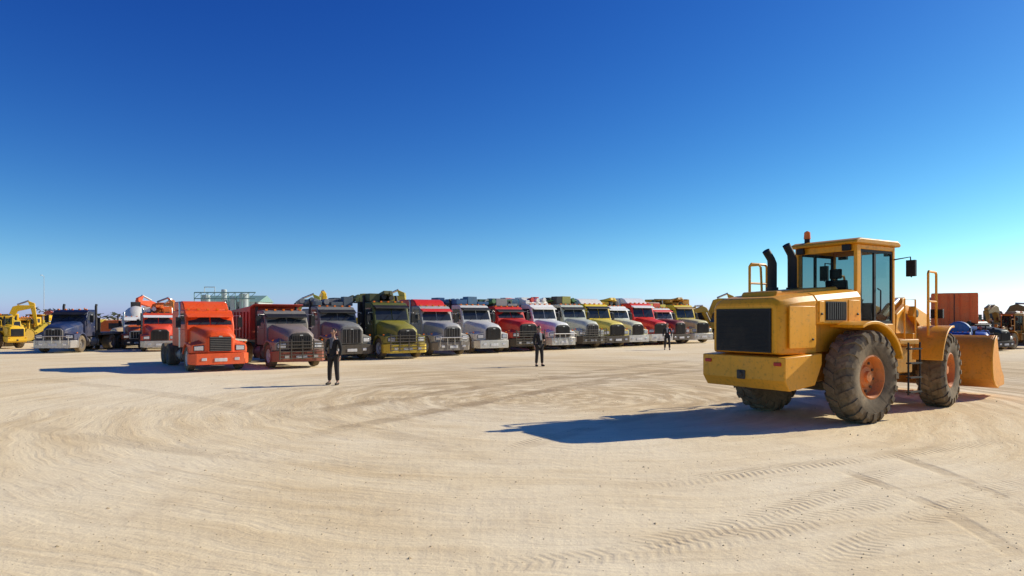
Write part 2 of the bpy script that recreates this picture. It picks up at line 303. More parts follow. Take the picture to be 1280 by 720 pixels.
# ---------------------------------------------------------------- trucks
GRP='trucks parked side by side in a row'
def truck(px,Y,heading,label,body,hood=None,roof=None,rear='sleeper',rcol=None,sc=1.0,H=2.75,grille=None,bump=None,visor=True,group=GRP,extra=None,bev=.03,cat='truck',bars='v',load=None,barm=None):
    hood=hood or body; roof=roof or body; rcol=rcol or body
    if group==GRP: heading-=6+random.uniform(-2.5,2.5)
    B=paint(body,.42,0,.5,'truck_paint');HD=paint(hood,.42,0,.5,'truck_paint');RF=paint(roof,.45,0,.4,'truck_paint');RC=paint(rcol,.5,0,.5,'truck_paint')
    G=grille or CHROME; BU=bump or CHROME; BR=barm or G
    R=root('parked_truck',label,cat,wx(px,Y),Y,heading,sc,group)
    R.scale=(sc*random.uniform(.95,1.05),sc*random.uniform(.95,1.04),sc*random.uniform(.97,1.03))
    nz=random.uniform(-.07,.09)   # nose height variation
    L=7.4
    p=Part()
    for sd in (-1,1): p.box(-L,-.3,*srt(sd,.35,.45),.72,.98,DARK)
    p.box(-1.2,-1.0,-1,1,.42,.74,DARK); p.box(-L,-L+.1,-.9,.9,.6,.9,DARK)
    for xx in (-5.3,-6.6): p.box(xx-.08,xx+.08,-.9,.9,.42,.74,DARK)
    p.done('chassis',R)
    p=Part(); p.loft([[(-.3,-1.2,.32),(-.3,-1.2,.74),(-.55,-1.2,.74),(-.55,-1.2,.32)],[(0,-.95,.3),(0,-.95,.76),(-.2,-.95,.76),(-.2,-.95,.3)],[(.03,0,.3),(.03,0,.76),(-.2,0,.76),(-.2,0,.3)],[(0,.95,.3),(0,.95,.76),(-.2,.95,.76),(-.2,.95,.3)],[(-.3,1.2,.32),(-.3,1.2,.74),(-.55,1.2,.74),(-.55,1.2,.32)]],BU)
    p.box(.02,.045,-.25,.25,.42,.56,WHITE)
    for yy in (-.65,.65): p.box(-.02,.03,yy-.1,yy+.1,.46,.58,LAMP)
    p.done('bumper',R,.015)
    def ring(x,hw,z0,z1,c=.12):
        return [(x,-hw,z0),(x,-hw,z1-c*1.6),(x,-hw+c*1.3,z1-c*.3),(x,-hw*.4,z1),(x,hw*.4,z1),(x,hw-c*1.3,z1-c*.3),(x,hw,z1-c*1.6),(x,hw,z0)]
    gw=random.choice((.50,.50,.56,.60))
    p=Part(); p.loft([ring(-.12,gw+.06,.78,1.60+nz,.14),ring(-.3,max(.66,gw+.1),.78,1.70+nz,.14),ring(-1.0,.76,.8,1.80+nz*.6,.14),ring(-1.85,.88,.85,1.9,.12)],HD)
    hd=p.done('hood',R,bev)
    p=Part(); p.loft([ring(-.06,gw,.80,1.53+nz,.1),ring(-.14,gw+.02,.80,1.55+nz,.1)],G); p.done('grille_surround',hd,.01)
    p=Part(); p.box(-.065,-.035,-gw+.07,gw-.07,.84,1.44+nz,BLACK)
    if bars=='v':
        st=(2*gw-.2)/10
        for k in range(11): p.box(-.04,-.02,-gw+.1+k*st-.01,-gw+.1+k*st+.01,.85,1.43+nz,BR if k%2==0 else DARK)
    else:
        for k in range(8): p.box(-.04,-.015,-gw+.09,gw-.09,.88+k*.073,.90+k*.073,BR)
    p.box(-.04,-.005,-.07,.07,1.43+nz,1.48+nz,CHROME)
    p.done('grille',R)
    for sd in (-1,1):
        p=Part()
        p.prism(arcprof(-1.1,.52,.60,.68,12,165,14),*srt(sd,.62,1.17),HD)
        p.loft([[(-.42,sd*.6,.78),(-.42,sd*1.17,.78),(-.42,sd*1.17,.98),(-.42,sd*.6,1.05)],[(-.15,sd*.55,.78),(-.22,sd*1.08,.78),(-.22,sd*1.08,1.12),(-.15,sd*.55,1.2)],],HD)
        p.loft([[(-.22,sd*.55,.78),(-.25,sd*1.1,.78),(-.25,sd*1.1,1.1),(-.22,sd*.55,1.18)],[(-.75,sd*.6,.98),(-.75,sd*1.17,1.0),(-.75,sd*1.17,1.15),(-.75,sd*.6,1.35)]],HD)
        p.done('fender',R,.02)
        p=Part(); p.hexa([(-.2,sd*.62,.86),(-.14,sd*.62,.86),(-.2,sd*1.02,.86),(-.26,sd*1.02,.86),(-.2,sd*.62,1.1),(-.14,sd*.62,1.1),(-.2,sd*1.02,1.07),(-.26,sd*1.02,1.07)],BLACK)
        p.hexa([(-.15,sd*.65,.885),(-.125,sd*.65,.885),(-.185,sd*.99,.885),(-.2,sd*.99,.885),(-.15,sd*.65,1.075),(-.125,sd*.65,1.075),(-.185,sd*.99,1.05),(-.2,sd*.99,1.05)],LAMP)
        p.done('headlight',R,.01)
        p=Part(); p.box(-.5,-.42,sd*1.12-.03,sd*1.12+.03,1.17,1.23,AMBER); p.done('turn_signal',R)
        p=Part(); p.tube([(-2.05,sd*.98,2.3),(-1.98,sd*1.28,2.32),(-1.98,sd*1.28,1.72),(-2.05,sd*.98,1.7)],.018,CHROME,6); p.box(-2.02,-1.95,sd*1.28-.1,sd*1.28+.1,1.8,2.25,BLACK); p.done('mirror',R,.01)
        p=Part(); p.prism([(-1.98,.95),(-1.98,1.9),(-2.1,1.92),(-3.0,1.92),(-3.0,.95)],*srt(sd,1.001,1.02),B); d=p.done('door',R,.01)
        p=Part(); p.box(-2.95,-2.8,*srt(sd,1.02,1.05),1.5,1.54,CHROME); p.done('handle',d)
        p=Part(); z2=min(H-.16,2.55); p.prism([(-2.02,1.94),(-2.2,z2),(-2.98,z2),(-2.98,1.94)],*srt(sd,.97,1.012),GLASS); p.done('window',R)
        p=Part(); p.tube([(-2.0,sd*.88,.62),(-3.3,sd*.88,.62)],.28,STEEL,18); p.box(-2.15,-2.1,sd*.88-.29,sd*.88+.29,.33,.92,DARK);p.box(-3.1,-3.05,sd*.88-.29,sd*.88+.29,.33,.92,DARK); p.done('fuel_tank',R,.01)
    p=Part(); p.prism([(-1.82,.92),(-1.82,1.85)]+[(-2.08,H-.2),(-2.25,H-.04),(-2.6,H),(-3.15,H),(-3.15,.92)],-1.0,1.0,B)
    p.done('cab',R,.05)
    for sd in (-1,1):
        p=Part(); p.hexa([(-1.845,sd*.03,1.93),(-1.82,sd*.03,1.93),(-1.84,sd*.9,1.93),(-1.87,sd*.9,1.93),(-2.045,sd*.03,H-.3),(-2.02,sd*.03,H-.3),(-2.04,sd*.88,H-.32),(-2.07,sd*.88,H-.32)],GLASS)
        p.done('windshield',R)
        yy=.35*sd-.15; p=Part(); p.tube([(-1.8,yy,1.9),(-1.86,yy+.3,2.15)],.01,BLACK,5); p.done('wiper',R)
    if visor:
        p=Part(); p.hexa([(-2.05,-.98,H-.26),(-1.78,-.95,H-.34),(-1.78,.95,H-.34),(-2.05,.98,H-.26),(-2.1,-.98,H-.16),(-1.8,-.95,H-.29),(-1.8,.95,H-.29),(-2.1,.98,H-.16)],G if visor=='c' else (BLACK if visor=='b' else RF)); p.done('sun_visor',R,.01)
    for k in range(5):
        yy=-.8+k*.4
        p=Part(); p.box(-2.42,-2.32,yy-.05,yy+.05,H-.02,H+.05,AMBER); p.done('marker_lamp',R)
    for sd in (-1,1):
        p=Part(); p.tube([(-3.35,sd*.95,.9),(-3.35,sd*.95,H+.2),(-3.42,sd*.95,H+.34)],.075,CHROME if visor!='b' else DARK,12); p.done('exhaust_stack',R)
        wheel(R,-1.1,sd*.98,.52,.30,STEEL if bump is None else WHITE,0)
        for xx in (-5.3,-6.6): wheel(R,xx,sd*.92,.52,.5,STEEL,0)
    if rear=='sleeper':
        p=Part(); Hs=H+.38
        p.prism([(-2.55,H-.02),(-2.9,H+.28),(-3.2,Hs),(-4.9,Hs),(-4.9,H-.02)],-.95,.95,RF)
        p.box(-4.9,-3.47,-1.02,1.02,.95,H-.03,RC); p.box(-3.48,-3.16,-.85,.85,.95,H-.03,RC); p.done('sleeper',R,.05)
    elif rear=='low':
        p=Part(); p.box(-4.6,-3.47,-1.0,1.0,.95,H-.1,RC); p.prism([(-2.6,H-.02),(-3.1,H+.2),(-3.2,H-.02)],-.7,.7,RF); p.box(-3.48,-3.16,-.85,.85,.95,H-.12,RC); p.done('sleeper',R,.05)
    elif rear=='dump':
        p=Part(); p.prism([(-3.6,1.15),(-3.6,H+.12),(-3.0,H+.24),(-3.0,H+.30),(-3.66,H+.2),(-7.5,H+.0),(-7.7,1.15)],-1.18,1.18,RC)
        for k in range(7):
            xx=-3.95-k*.55
            for sd in (-1,1): p.box(xx-.04,xx+.04,*srt(sd,1.18,1.24),1.2,H-.05,RC)
        p.done('dump_body',R,.03)
    elif rear=='box':
        p=Part(); p.box(-7.6,-3.55,-1.22,1.22,1.1,H+.45,RC)
        for k in range(8):
            for sd in (-1,1): p.box(-3.7-k*.52-.02,-3.7-k*.52+.02,*srt(sd,1.22,1.25),1.15,H+.4,RC)
        p.box(-7.64,-7.6,-.02,.02,1.15,H+.4,DARK)
        for yy in (-.8,-.3,.3,.8): p.box(-7.66,-7.6,yy-.02,yy+.02,1.15,H+.4,RC)
        p.done('cargo_box',R,.03)
    elif rear=='flat':
        p=Part(); p.box(-7.4,-3.6,-1.2,1.2,1.0,1.15,RC); p.box(-3.65,-3.6,-1.1,1.1,1.15,2.1,DARK); p.done('flatbed',R,.02)
    elif rear=='mixer':
        p=Part()
        p.tube([(-3.6,0,1.7),(-4.2,0,1.95),(-5.2,0,2.2),(-6.2,0,2.6),(-7.1,0,3.1)],[.55,.95,1.15,1.0,.5],RC,20); p.done('mixer_drum',R)
        p=Part(); p.prism([(-6.9,3.0),(-7.2,3.9),(-7.7,3.9),(-7.5,3.0)],-.4,.4,DARK); p.box(-7.2,-7.0,-.5,.5,1,3.1,DARK); p.done('hopper',R)
    elif rear=='tank':
        p=Part(); p.tube([(-3.6,0,2.0),(-3.75,0,2.0),(-7.3,0,2.0),(-7.45,0,2.0)],[.9,1.05,1.05,.9],RC,22); p.done('tank',R,.02)
    elif rear=='crane':
        p=Part(); p.box(-7.4,-3.6,-1.2,1.2,1.0,1.15,DARK); p.box(-3.9,-3.6,-1.1,1.1,1.15,H,DARK); p.done('flatbed',R,.02)
        p=Part(); p.tube([(-4.3,0,1.15),(-4.3,0,2.9)],.2,RC,10); p.prism([(-4.5,2.8),(-4.4,3.1),(-2.6,H+.6),(-2.5,H+.42)],-.15,.15,RC); p.prism([(-2.4,H+.35),(-2.6,H+.6),(-5.6,H+.3),(-5.6,H+.1)],.14,.34,RC); p.box(-4.7,-4.1,-.35,.35,2.3,2.8,RC); p.done('crane_arm',R,.02)
    if extra=='rack':
        p=Part(); 
        for xx in (-3.3,-4.2,-5.1):
            p.tube([(xx,-1.0,1.0),(xx,-1.0,H+.35),(xx,1.0,H+.35),(xx,1.0,1.0)],.04,RC,6)
        for yy in (-.8,-.3,.2,.7): p.tube([(-2.4,yy,H+.4),(-5.6,yy,H+.42+random.uniform(0,.12))],.06,RC,6)
        p.done('pipe_rack',R)
    if extra=='bar':
        p=Part(); p.tube([(.1,-.9,.5),(.14,-.9,1.0),(.14,.9,1.0),(.1,.9,.5)],.03,CHROME,8)
        for yy in (-.45,0,.45): p.tube([(.14,yy,.6),(.14,yy,1.0)],.025,CHROME,6)
        p.done('bull_bar',R)
    if extra=='guard':
        p=Part()
        for k in range(6): p.tube([(.12,-1.0,.45+k*.14),(.14,1.0,.45+k*.14)],.022,DARK,6)
        for yy in (-1.0,-.5,0,.5,1.0): p.tube([(.12,yy,.4),(.12,yy,1.25)],.03,DARK,6)
        p.done('bull_bar',R)
    if load:
        rs=random.Random(int(px)); p=Part(); LC=[paint(c,.6,0,.4) for c in load]
        x=-2.7; p.box(-6,-2.6,-.85,.85,H+.0,H+.06,DARK)
        while x>-5.6:
            ln=rs.uniform(.35,.9); y=-.9
            while y<.7:
                wd=rs.uniform(.3,.8); h=rs.uniform(.1,.5)
                k=rs.random()
                if k<.6: p.box(x-ln,x,y,y+wd,H+.04,H+.04+h,rs.choice(LC))
                else: p.tube([(x-ln,y+.2,H+.2),(x,y+.2,H+.2+rs.uniform(0,.15))],.15,rs.choice(LC),10)
                y+=wd+.05
            x-=ln+.05
        p.done('roof_load',R,.015)
    return R
OR=(.92,.095,.010); OP=paint(OR,.4,0,.3)
RD=paint((.6,.03,.02),.4)
truck(276,26.9,148,'bright orange conventional semi truck with high roof sleeper',OR,rear='sleeper',H=2.58,grille=OP,bump=OP,sc=.98,bars='h',barm=STEEL)
truck(377,28.6,150,'grey dump truck with dull maroon dump body',(.22,.195,.165),hood=(.27,.21,.175),rear='dump',rcol=(.42,.05,.03),H=2.5,bump=paint((.30,.05,.03),.5),grille=DARK,extra='guard',sc=.98,visor='b')
truck(440,34,150,'grey semi truck with dusty paint',(.20,.20,.18),hood=(.24,.235,.21),rear='low',H=2.62,sc=1.02,grille=STEEL,visor='b',bump=DARK,load=((.1,.13,.15),(.2,.2,.2)))
truck(510,35.2,150,'olive green truck with yellow bumper and pipe rack',(.10,.11,.02),hood=(.30,.26,.03),roof=(.03,.04,.02),rear='crane',rcol=(.10,.10,.04),H=2.85,bump=paint((.75,.52,.03),.5),grille=DARK,extra='guard',sc=1.03,visor='b',load=((.07,.08,.03),(.5,.36,.05),(.03,.03,.03)))
truck(567,38.2,151,'silver grey semi truck with red roof fairing',(.46,.44,.40),roof=(.78,.03,.02),rear='sleeper',rcol=(.1,.1,.1),H=2.75,sc=1.06,extra='bar',grille=STEEL,bump=STEEL)
truck(618,41,152,'pale silver semi truck with blue roof load',(.66,.64,.58),roof=(.05,.12,.22),rear='low',H=2.8,sc=1.08,visor='b',grille=DARK,load=((.04,.12,.25),(.1,.2,.3),(.05,.05,.05)))
truck(662,43.2,152,'dark red semi truck with guarded grille',(.66,.025,.015),roof=(.4,.38,.35),rear='box',rcol=(.08,.14,.07),H=2.6,sc=1.08,visor='b',extra='guard',bump=DARK,grille=DARK,load=((.08,.2,.07),(.3,.3,.28)))
truck(705,45.5,153,'white semi truck with chrome bumper and red roof edge',(.88,.85,.78),roof=(.85,.8,.68),rear='sleeper',rcol=(.5,.05,.04),H=2.85,sc=1.1,extra='bar',grille=DARK,load=((.65,.05,.03),(.85,.8,.68)))
truck(742,47.5,153,'pale grey green truck with dark visor and loaded roof',(.60,.61,.48),roof=(.05,.12,.04),rear='dump',rcol=(.1,.2,.06),H=2.75,sc=1.1,visor='b',grille=STEEL,bump=DARK,extra='guard',load=((.06,.16,.04),(.4,.38,.1),(.04,.04,.04)))
truck(773,49.5,154,'yellow truck with cream hood',(.90,.62,.015),hood=(.90,.70,.12),roof=(.88,.82,.7),rear='sleeper',H=2.9,sc=1.12,visor='b',grille=DARK,bump=DARK)
truck(799,51.6,154,'white truck with cream hood and yellow crane',(.88,.86,.78),hood=(.80,.78,.52),roof=(.88,.85,.78),rear='crane',rcol=(.78,.5,.03),H=2.8,sc=1.12,bump=paint((.6,.6,.55),.5),grille=DARK,load=((.78,.5,.04),(.1,.1,.1)))
truck(828,53.6,155,'bright red and white semi truck',(.88,.03,.015),roof=(.9,.85,.78),rear='sleeper',rcol=(.7,.68,.65),H=2.9,sc=1.14,grille=DARK,bump=paint((.8,.78,.7),.5))
truck(852,55.8,155,'white truck with maroon cargo load',(.7,.66,.6),hood=(.25,.05,.04),roof=(.78,.05,.03),rear='box',rcol=(.7,.62,.5),H=2.75,sc=1.12,bump=DARK,grille=DARK,load=((.78,.1,.05),(.78,.64,.1)))
truck(880,57.8,155,'yellow and cream truck with raised rack',(.82,.6,.03),hood=(.78,.66,.3),roof=(.35,.2,.04),rear='crane',rcol=(.55,.28,.03),H=2.95,sc=1.12,extra='rack',grille=DARK,load=((.55,.28,.03),(.1,.08,.04)))
EG='trucks parked at the edge of the lot'
truck(66,41,172,'dark blue and white flatbed truck with wide grille',(.012,.022,.07),hood=(.015,.04,.12),roof=(.5,.5,.5),rear='flat',rcol=(.1,.1,.1),H=2.6,sc=1.0,group=EG,extra='bar',visor='b',grille=STEEL)
truck(108,46,140,'dark flatbed truck with bare chassis',(.05,.055,.07),rear='flat',rcol=(.1,.1,.1),H=2.2,sc=.8,group=EG,visor='b')
truck(140,52,215,'small cream coloured flatbed truck',(.75,.55,.33),rear='flat',rcol=(.3,.3,.3),H=2.2,sc=.8,group=EG)
truck(172,47,150,'white and orange cement mixer truck',(.86,.84,.76),hood=(.88,.15,.02),rear='mixer',rcol=(.75,.7,.6),H=2.6,sc=.85,group=EG,bump=DARK)
truck(200,43,150,'red and white work truck with crane arm',(.82,.08,.03),roof=(.85,.82,.75),rear='crane',rcol=(.88,.18,.03),H=2.7,sc=.93,group=EG,grille=DARK,load=((.88,.22,.04),(.82,.8,.7)))
truck(4,60,200,'yellow road maintenance truck',(.9,.52,.02),rear='dump',rcol=(.9,.52,.02),H=2.5,sc=.9,group=EG)
BG='trucks parked beyond the loader'
truck(1196,38,215,'small blue tank truck',(.03,.10,.38),hood=(.03,.12,.4),rear='tank',rcol=(.06,.14,.32),H=2.1,sc=.62,group=BG,visor='b',grille=DARK)
truck(1193,53,33,'truck with tall red orange cargo box seen from behind',(.1,.1,.1),rear='box',rcol=(.95,.17,.03),H=3.0,sc=1.08,group=BG,load=((.3,.3,.3),(.6,.6,.6)))
truck(1226,41,205,'blue service truck with dark crates',(.03,.10,.40),rear='flat',rcol=(.12,.09,.06),H=2.0,sc=.70,group=BG,visor='b',grille=DARK,load=((.8,.8,.78),(.05,.1,.3),(.5,.1,.05)))
truck(1258,44,160,'dark green truck with loaded roof',(.05,.06,.03),rear='crane',rcol=(.3,.18,.03),H=2.3,sc=.85,group=BG,visor='b',grille=DARK,bump=DARK,load=((.3,.18,.03),(.05,.1,.05),(.3,.1,.05)))

# ---------------------------------------------------------------- excavators
def excavator(px,Y,heading,col,label,sc=1,pose=0,group='excavators parked among the machinery'):
    C=paint(col,.4,0,.4,'machine_paint')
    R=root('excavator',label,'excavator',wx(px,Y),Y,heading,sc,group)
    for sd in (-1,1):
        p=Part(); pr=arcprof(1.5,.45,0,.45,-90,90,8)[:9]+arcprof(-1.5,.45,0,.45,90,270,8)[:9]
        p.prism(pr,*srt(sd,.85,1.4),DARK)
        for k in range(18): p.box(-1.55+k*.18,-1.48+k*.18,*srt(sd,.84,1.42),.88,.93,DARK)
        p.done('track',R,.01)
    p=Part(); p.box(-.8,.8,-.85,.85,.35,.85,C); p.tube([(0,0,.8),(0,0,1.05)],.6,DARK,16); p.done('undercarriage',R)
    p=Part(); p.prism([(1.4,1.05),(1.4,1.5),(.3,1.55),(.2,2.0),(-1.9,2.05),(-2.2,1.8),(-2.2,1.05)],-1.3,1.3,C)
    p.box(-1.6,-.2,-1.32,-1.28,1.3,1.8,DARK); p.tube([(-1.0,-.6,2.0),(-1.0,-.6,2.5)],.07,BLACK); p.done('house',R,.06)
    p=Part(); p.prism([(1.45,1.06),(1.5,1.7),(1.2,2.75),(-.1,2.8),(-.1,1.06)],.4,1.3,C); cb=p.done('cab',R,.05)
    p=Part(); p.prism([(1.40,1.75),(1.18,2.62),(.1,2.65),(.1,1.75)],.38,1.32,GLASS); p.hexa([(1.4,.48,1.72),(1.53,.48,1.72),(1.53,1.22,1.72),(1.4,1.22,1.72),(1.15,.48,2.66),(1.25,.48,2.66),(1.25,1.22,2.66),(1.15,1.22,2.66)],GLASS); p.done('window',cb)
    if pose==0: b=[(.9,1.6),(2.2,3.6),(4.2,4.0)]; st=[(4.2,4.2),(4.9,2.0)]
    elif pose==1: b=[(.9,1.6),(1.9,3.3),(3.4,3.5)]; st=[(3.3,3.75),(3.6,1.4)]
    else: b=[(.9,1.6),(2.0,3.0),(3.4,2.7)]; st=[(3.4,3.0),(2.6,1.0)]
    (x0,z0),(x1,z1),(x2,z2)=b
    p=Part(); p.prism([(x0,z0),(x1-.25,z1+.2),(x1+.2,z1+.35),(x2+.1,z2+.15),(x2,z2-.12),(x1+.15,z1-.25),(x0+.5,z0-.1)],-.2,.2,C); p.done('boom',R,.03)
    (s0,t0),(s1,t1)=st
    p=Part(); p.prism([(s0-.45,t0+.35),(s0+.15,t0+.1),(s1+.12,t1),(s1-.1,t1),(s0-.2,t0-.4)],-.15,.15,C); p.done('stick',R,.03)
    p=Part(); p.tube([(x0+.4,.3,z0),(x1-.1,.3,z1-.3)],.07,CHROME,8); p.done('hydraulic_cylinder',R)
    p=Part(); p.tube([(x1+.1,0,z1+.4),(s0-.35,0,t0+.35)],.08,CHROME,8); p.done('hydraulic_cylinder',R)
    p=Part(); p.prism([(s1+.1,t1+.1),(s1+.35,t1-.5),(s1-.1,t1-.95),(s1-.75,t1-.75),(s1-.65,t1-.65),(s1-.2,t1-.35),(s1-.15,t1+.05)],-.5,.5,DARK); p.done('bucket',R,.02)
    return R
YE=(.88,.50,.012)
excavator(-10,60,60,YE,'yellow excavator with arm folded',.9,1)
excavator(16,62,215,YE,'yellow excavator standing behind a blue truck',.9,2)
excavator(4,52,130,(.8,.55,.05),'small yellow excavator with lowered arm',.7,2)
excavator(40,66,100,(.75,.12,.03),'small red excavator with lowered arm',.85,2)
excavator(90,74,160,(.7,.5,.1),'small faded yellow excavator on the lot',.9,2)
excavator(165,58,70,(.88,.16,.02),'orange excavator with raised boom',.95,1)
excavator(190,58,120,(.82,.24,.02),'orange excavator beside a mixer truck',.9,1)
excavator(212,62,200,(.8,.1,.02),'red orange excavator standing behind trucks',1.0,1)
excavator(345,55,80,(.45,.43,.06),'dull yellow green excavator with boom raised over trucks',1.0,1)
excavator(392,60,150,YE,'yellow excavator standing behind grey truck',1.08,1)
excavator(452,56,100,(.5,.38,.04),'dirty yellow excavator standing behind trucks',1.08,1)
excavator(868,72,100,(.6,.33,.02),'dark yellow excavator at the end of the truck row',1.15,1)
excavator(900,70,250,(.5,.3,.03),'dusty yellow excavator beside a truck',1.0,2)
excavator(1232,60,120,(.2,.11,.03),'dark brown excavator with folded arm',1.0,2)
excavator(1258,57,240,(.32,.16,.03),'dark rusty excavator with lowered arm',.95,2)
excavator(1280,54,160,(.14,.10,.05),'dark weathered excavator with folded arm',.85,1)
loader('wheel_loader','dark yellow wheel loader parked behind trucks',wx(1275,48),48,250,(.45,.22,.03),.64,group='loaders parked among the machinery')
loader('wheel_loader','dusty yellow wheel loader parked at the lot edge',wx(112,62),62,230,(.7,.5,.05),.75,group='loaders parked among the machinery')
loader('wheel_loader','bright yellow wheel loader facing away from the lot',wx(10,48),48,300,(.90,.52,.012),.6,group='loaders parked among the machinery')

# ---------------------------------------------------------------- plant building behind trucks
def plant():
    Y=105; R=root('processing_plant','white and pale green industrial plant with tanks and walkway','building',wx(298,Y),Y,180)
    W=paint((.5,.56,.54),.7,0,.4); G=paint((.2,.34,.3),.7,0,.4)
    p=Part(); p.box(-3,3,-4.2,4.2,0,4.6,W); p.prism([(-3.2,4.6),(0,5.6),(3.2,4.6)],-4.4,4.4,G); p.done('wall',R)
    for i in range(5):
        p=Part(); p.box(2.98,3.04,-3.6+i*1.6,-2.6+i*1.6,2.6,3.8,GLASS); p.done('window',R)
    for i,(yy,h,rr) in enumerate(((-3.3,5.6,.6),(-.6,6.4,.4),(2.4,5.8,.7),(.8,5.3,.5))):
        p=Part(); p.tube([(3.8,yy,0),(3.8,yy,h-.1),(3.8,yy,h)],[rr,rr,rr*.8],W,18); p.done('tank',R)
    p=Part()
    for k in range(9):
        y0=-4.5+k; p.tube([(4.9,y0,0),(4.9,y0,5.9)],.06,G,5); p.tube([(4.9,y0,5.0),(4.9,y0+1,5.9)],.04,G,5)
    p.tube([(4.9,-4.5,5.0),(4.9,4.5,5.0)],.08,G,5); p.tube([(4.9,-4.5,5.9),(4.9,4.5,5.9)],.08,G,5)
    p.tube([(4.9,-3,5.9),(4.9,-3,6.7),(4.9,-1.5,6.7),(4.9,-1.5,5.9)],.07,W,5)
    p.done('walkway',R)
plant()
R=root('lamp_post','tall thin pale lamp post standing on the lot','lamp post',wx(55,95),95,180)
PG=paint((.5,.5,.48),.5)
p=Part(); p.tube([(0,0,0),(0,0,8.0)],[.05,.025],PG,8); p.tube([(0,0,7.9),(.4,0,8.1)],.025,PG,6); p.done('pole',R)
p=Part(); p.box(.38,.65,-.08,.08,8.05,8.12,PG); p.done('lamp_head',R)

# ---------------------------------------------------------------- people
def cloth(col): return paint(col,.85,0,.12,'cloth')
SKIN=paint((.42,.23,.15),.55,0,.03,'skin'); HAIR=paint((.02,.015,.012),.7,0,0,'hair')
def skinmesh(name,chains,mat,parent,sub=2,rootv=0):
    vs=[];rs=[];es=[];idx={}
    for ch in chains:
        prev=None
        for (x,y,z,r) in ch:
            k=(round(x,4),round(y,4),round(z,4))
            if k not in idx: idx[k]=len(vs); vs.append((x,y,z)); rs.append(r)
            i=idx[k]
            if prev is not None and prev!=i: es.append((prev,i))
            prev=i
    me=bpy.data.meshes.new(name); me.from_pydata(vs,es,[]); me.materials.append(mat)
    ob=bpy.data.objects.new(name,me); COL.objects.link(ob); ob.parent=parent
    md=ob.modifiers.new('skin','SKIN'); md.use_smooth_shade=True; md.branch_smoothing=.6
    sv=me.skin_vertices[0].data
    for i,r in enumerate(rs):
        r=r if isinstance(r,tuple) else (r,r); sv[i].radius=r; sv[i].use_root=(i==rootv)
    s=ob.modifiers.new('sub','SUBSURF'); s.levels=sub; s.render_levels=sub
    return ob
def person(px,Y,heading,label,jack,trou,armL,armR,shirt=None,step=.0):
    R=root('person',label,'person',wx(px,Y),Y,heading)
    def leg(s,f): return [(0,0,.98,.125),(0.0,s*.10,.90,.09),(.02+f*.5,s*.13,.5,.06),(f,s*.15,.09,.042),(f+.12,s*.17,.035,.03)]
    sp=[(0,0,.98,.125),(0,0,1.15,.115),(0,0,1.35,.125),(0,0,1.46,.08),(.01,0,1.53,.052),(.015,0,1.585,.06),(.02,0,1.66,.092),(.01,0,1.73,.085),(0,0,1.77,.05)]
    def arm(s,A):
        c=[(0,0,1.35,.125),(0,s*.13,1.42,.06),(0,s*.185,1.41,.055)]
        for p,rr in zip(A,[.04,.028]): c.append((p[0],s*p[1],p[2],rr))
        return c
    ch=[sp,leg(1,step),leg(-1,-step)]
    for s,A in ((1,armL),(-1,armR)):
        c=arm(s,A); ch.append(c)
        e,w_=Vector((A[0][0],s*A[0][1],A[0][2])),Vector((A[1][0],s*A[1][1],A[1][2]))
        d=(w_-e).normalized(); side=Vector((1,0,0)) if abs(d.x)<.7 else Vector((0,0,1))
        side=(side-d*side.dot(d)).normalized()
        cur=Vector((0,-s,0)); pal=w_+d*.06
        ch.append([c[-1],(*pal,.022)])
        for k in range(4):
            o=(k-1.5)*.019; ln=(.065,.075,.07,.055)[k]
            a=pal+d*.02+side*o; b=a+d*ln*.55+cur*.008; g=b+d*ln*.4+cur*.022
            ch.append([(*pal,.022),(*a,.010),(*b,.0085),(*g,.0075)])
        a=w_+d*.03+side*.03; b=a+d*.035+side*.012+cur*.01
        ch.append([(*pal,.022),(*a,.011),(*b,.009)])
    ch.append([(.02,0,1.66,.092),(.112,0,1.655,.014)])
    skinmesh('body',ch,SKIN,R)
    def th(c,k): return [(x,y,z,r+k) for x,y,z,r in c]
    j=[th([(0,0,.90,.14),(0,0,1.0,.135),(0,0,1.15,.122),(0,0,1.35,.135),(0,0,1.455,.085)],.02)]
    for s,A in ((1,armL),(-1,armR)):
        c=arm(s,A); e=c[-2]; w_=c[-1]; q=tuple(e[i]+(w_[i]-e[i])*.95 for i in range(3))
        j.append([(0,0,1.35,.155),(0,s*.13,1.42,.085),(0,s*.19,1.405,.075),(e[0],e[1],e[2],.058),(*q,.042)])
    skinmesh('jacket',j,cloth(jack),R)
    t=[]
    for s,f in ((1,step),(-1,-step)):
        t.append([(0,0,.97,.142),(0,s*.10,.88,.108),(.02+f*.5,s*.13,.5,.080),(f*.9,s*.15,.12,.066)])
    skinmesh('trousers',t,cloth(trou),R)
    for s,f in ((1,step),(-1,-step)):
        skinmesh('shoe',[[(f-.05,s*.15,.05,.048),(f+.05,s*.155,.045,.05),(f+.17,s*.175,.035,.034)]],BLACK,R)
    skinmesh('hair',[[(-.045,0,1.62,.06),(-.02,0,1.70,.088),(.0,0,1.75,.082),(.015,0,1.785,.045)]],HAIR,R)
    if shirt:
        p=Part(); p.hexa([(.135,-.03,1.15),(.165,-.03,1.15),(.165,.03,1.15),(.135,.03,1.15),(.06,-.06,1.47),(.12,-.06,1.46),(.12,.06,1.46),(.06,.06,1.47)],cloth(shirt)); p.done('shirt',R,.01)
    for s in (-1,1):
        p=Part(); p.rev([(.001,-.012),(.009,-.006),(.009,.006),(.001,.012)],8,BLACK,M=Matrix.Translation((.103,s*.033,1.68))@Matrix.Rotation(math.radians(90),4,'Z')); p.done('eye',R)
        p=Part(); p.rev([(.001,-.012),(.026,-.008),(.026,.008),(.001,.012)],10,SKIN,M=Matrix.Translation((.0,s*.093,1.665))); p.done('ear',R)
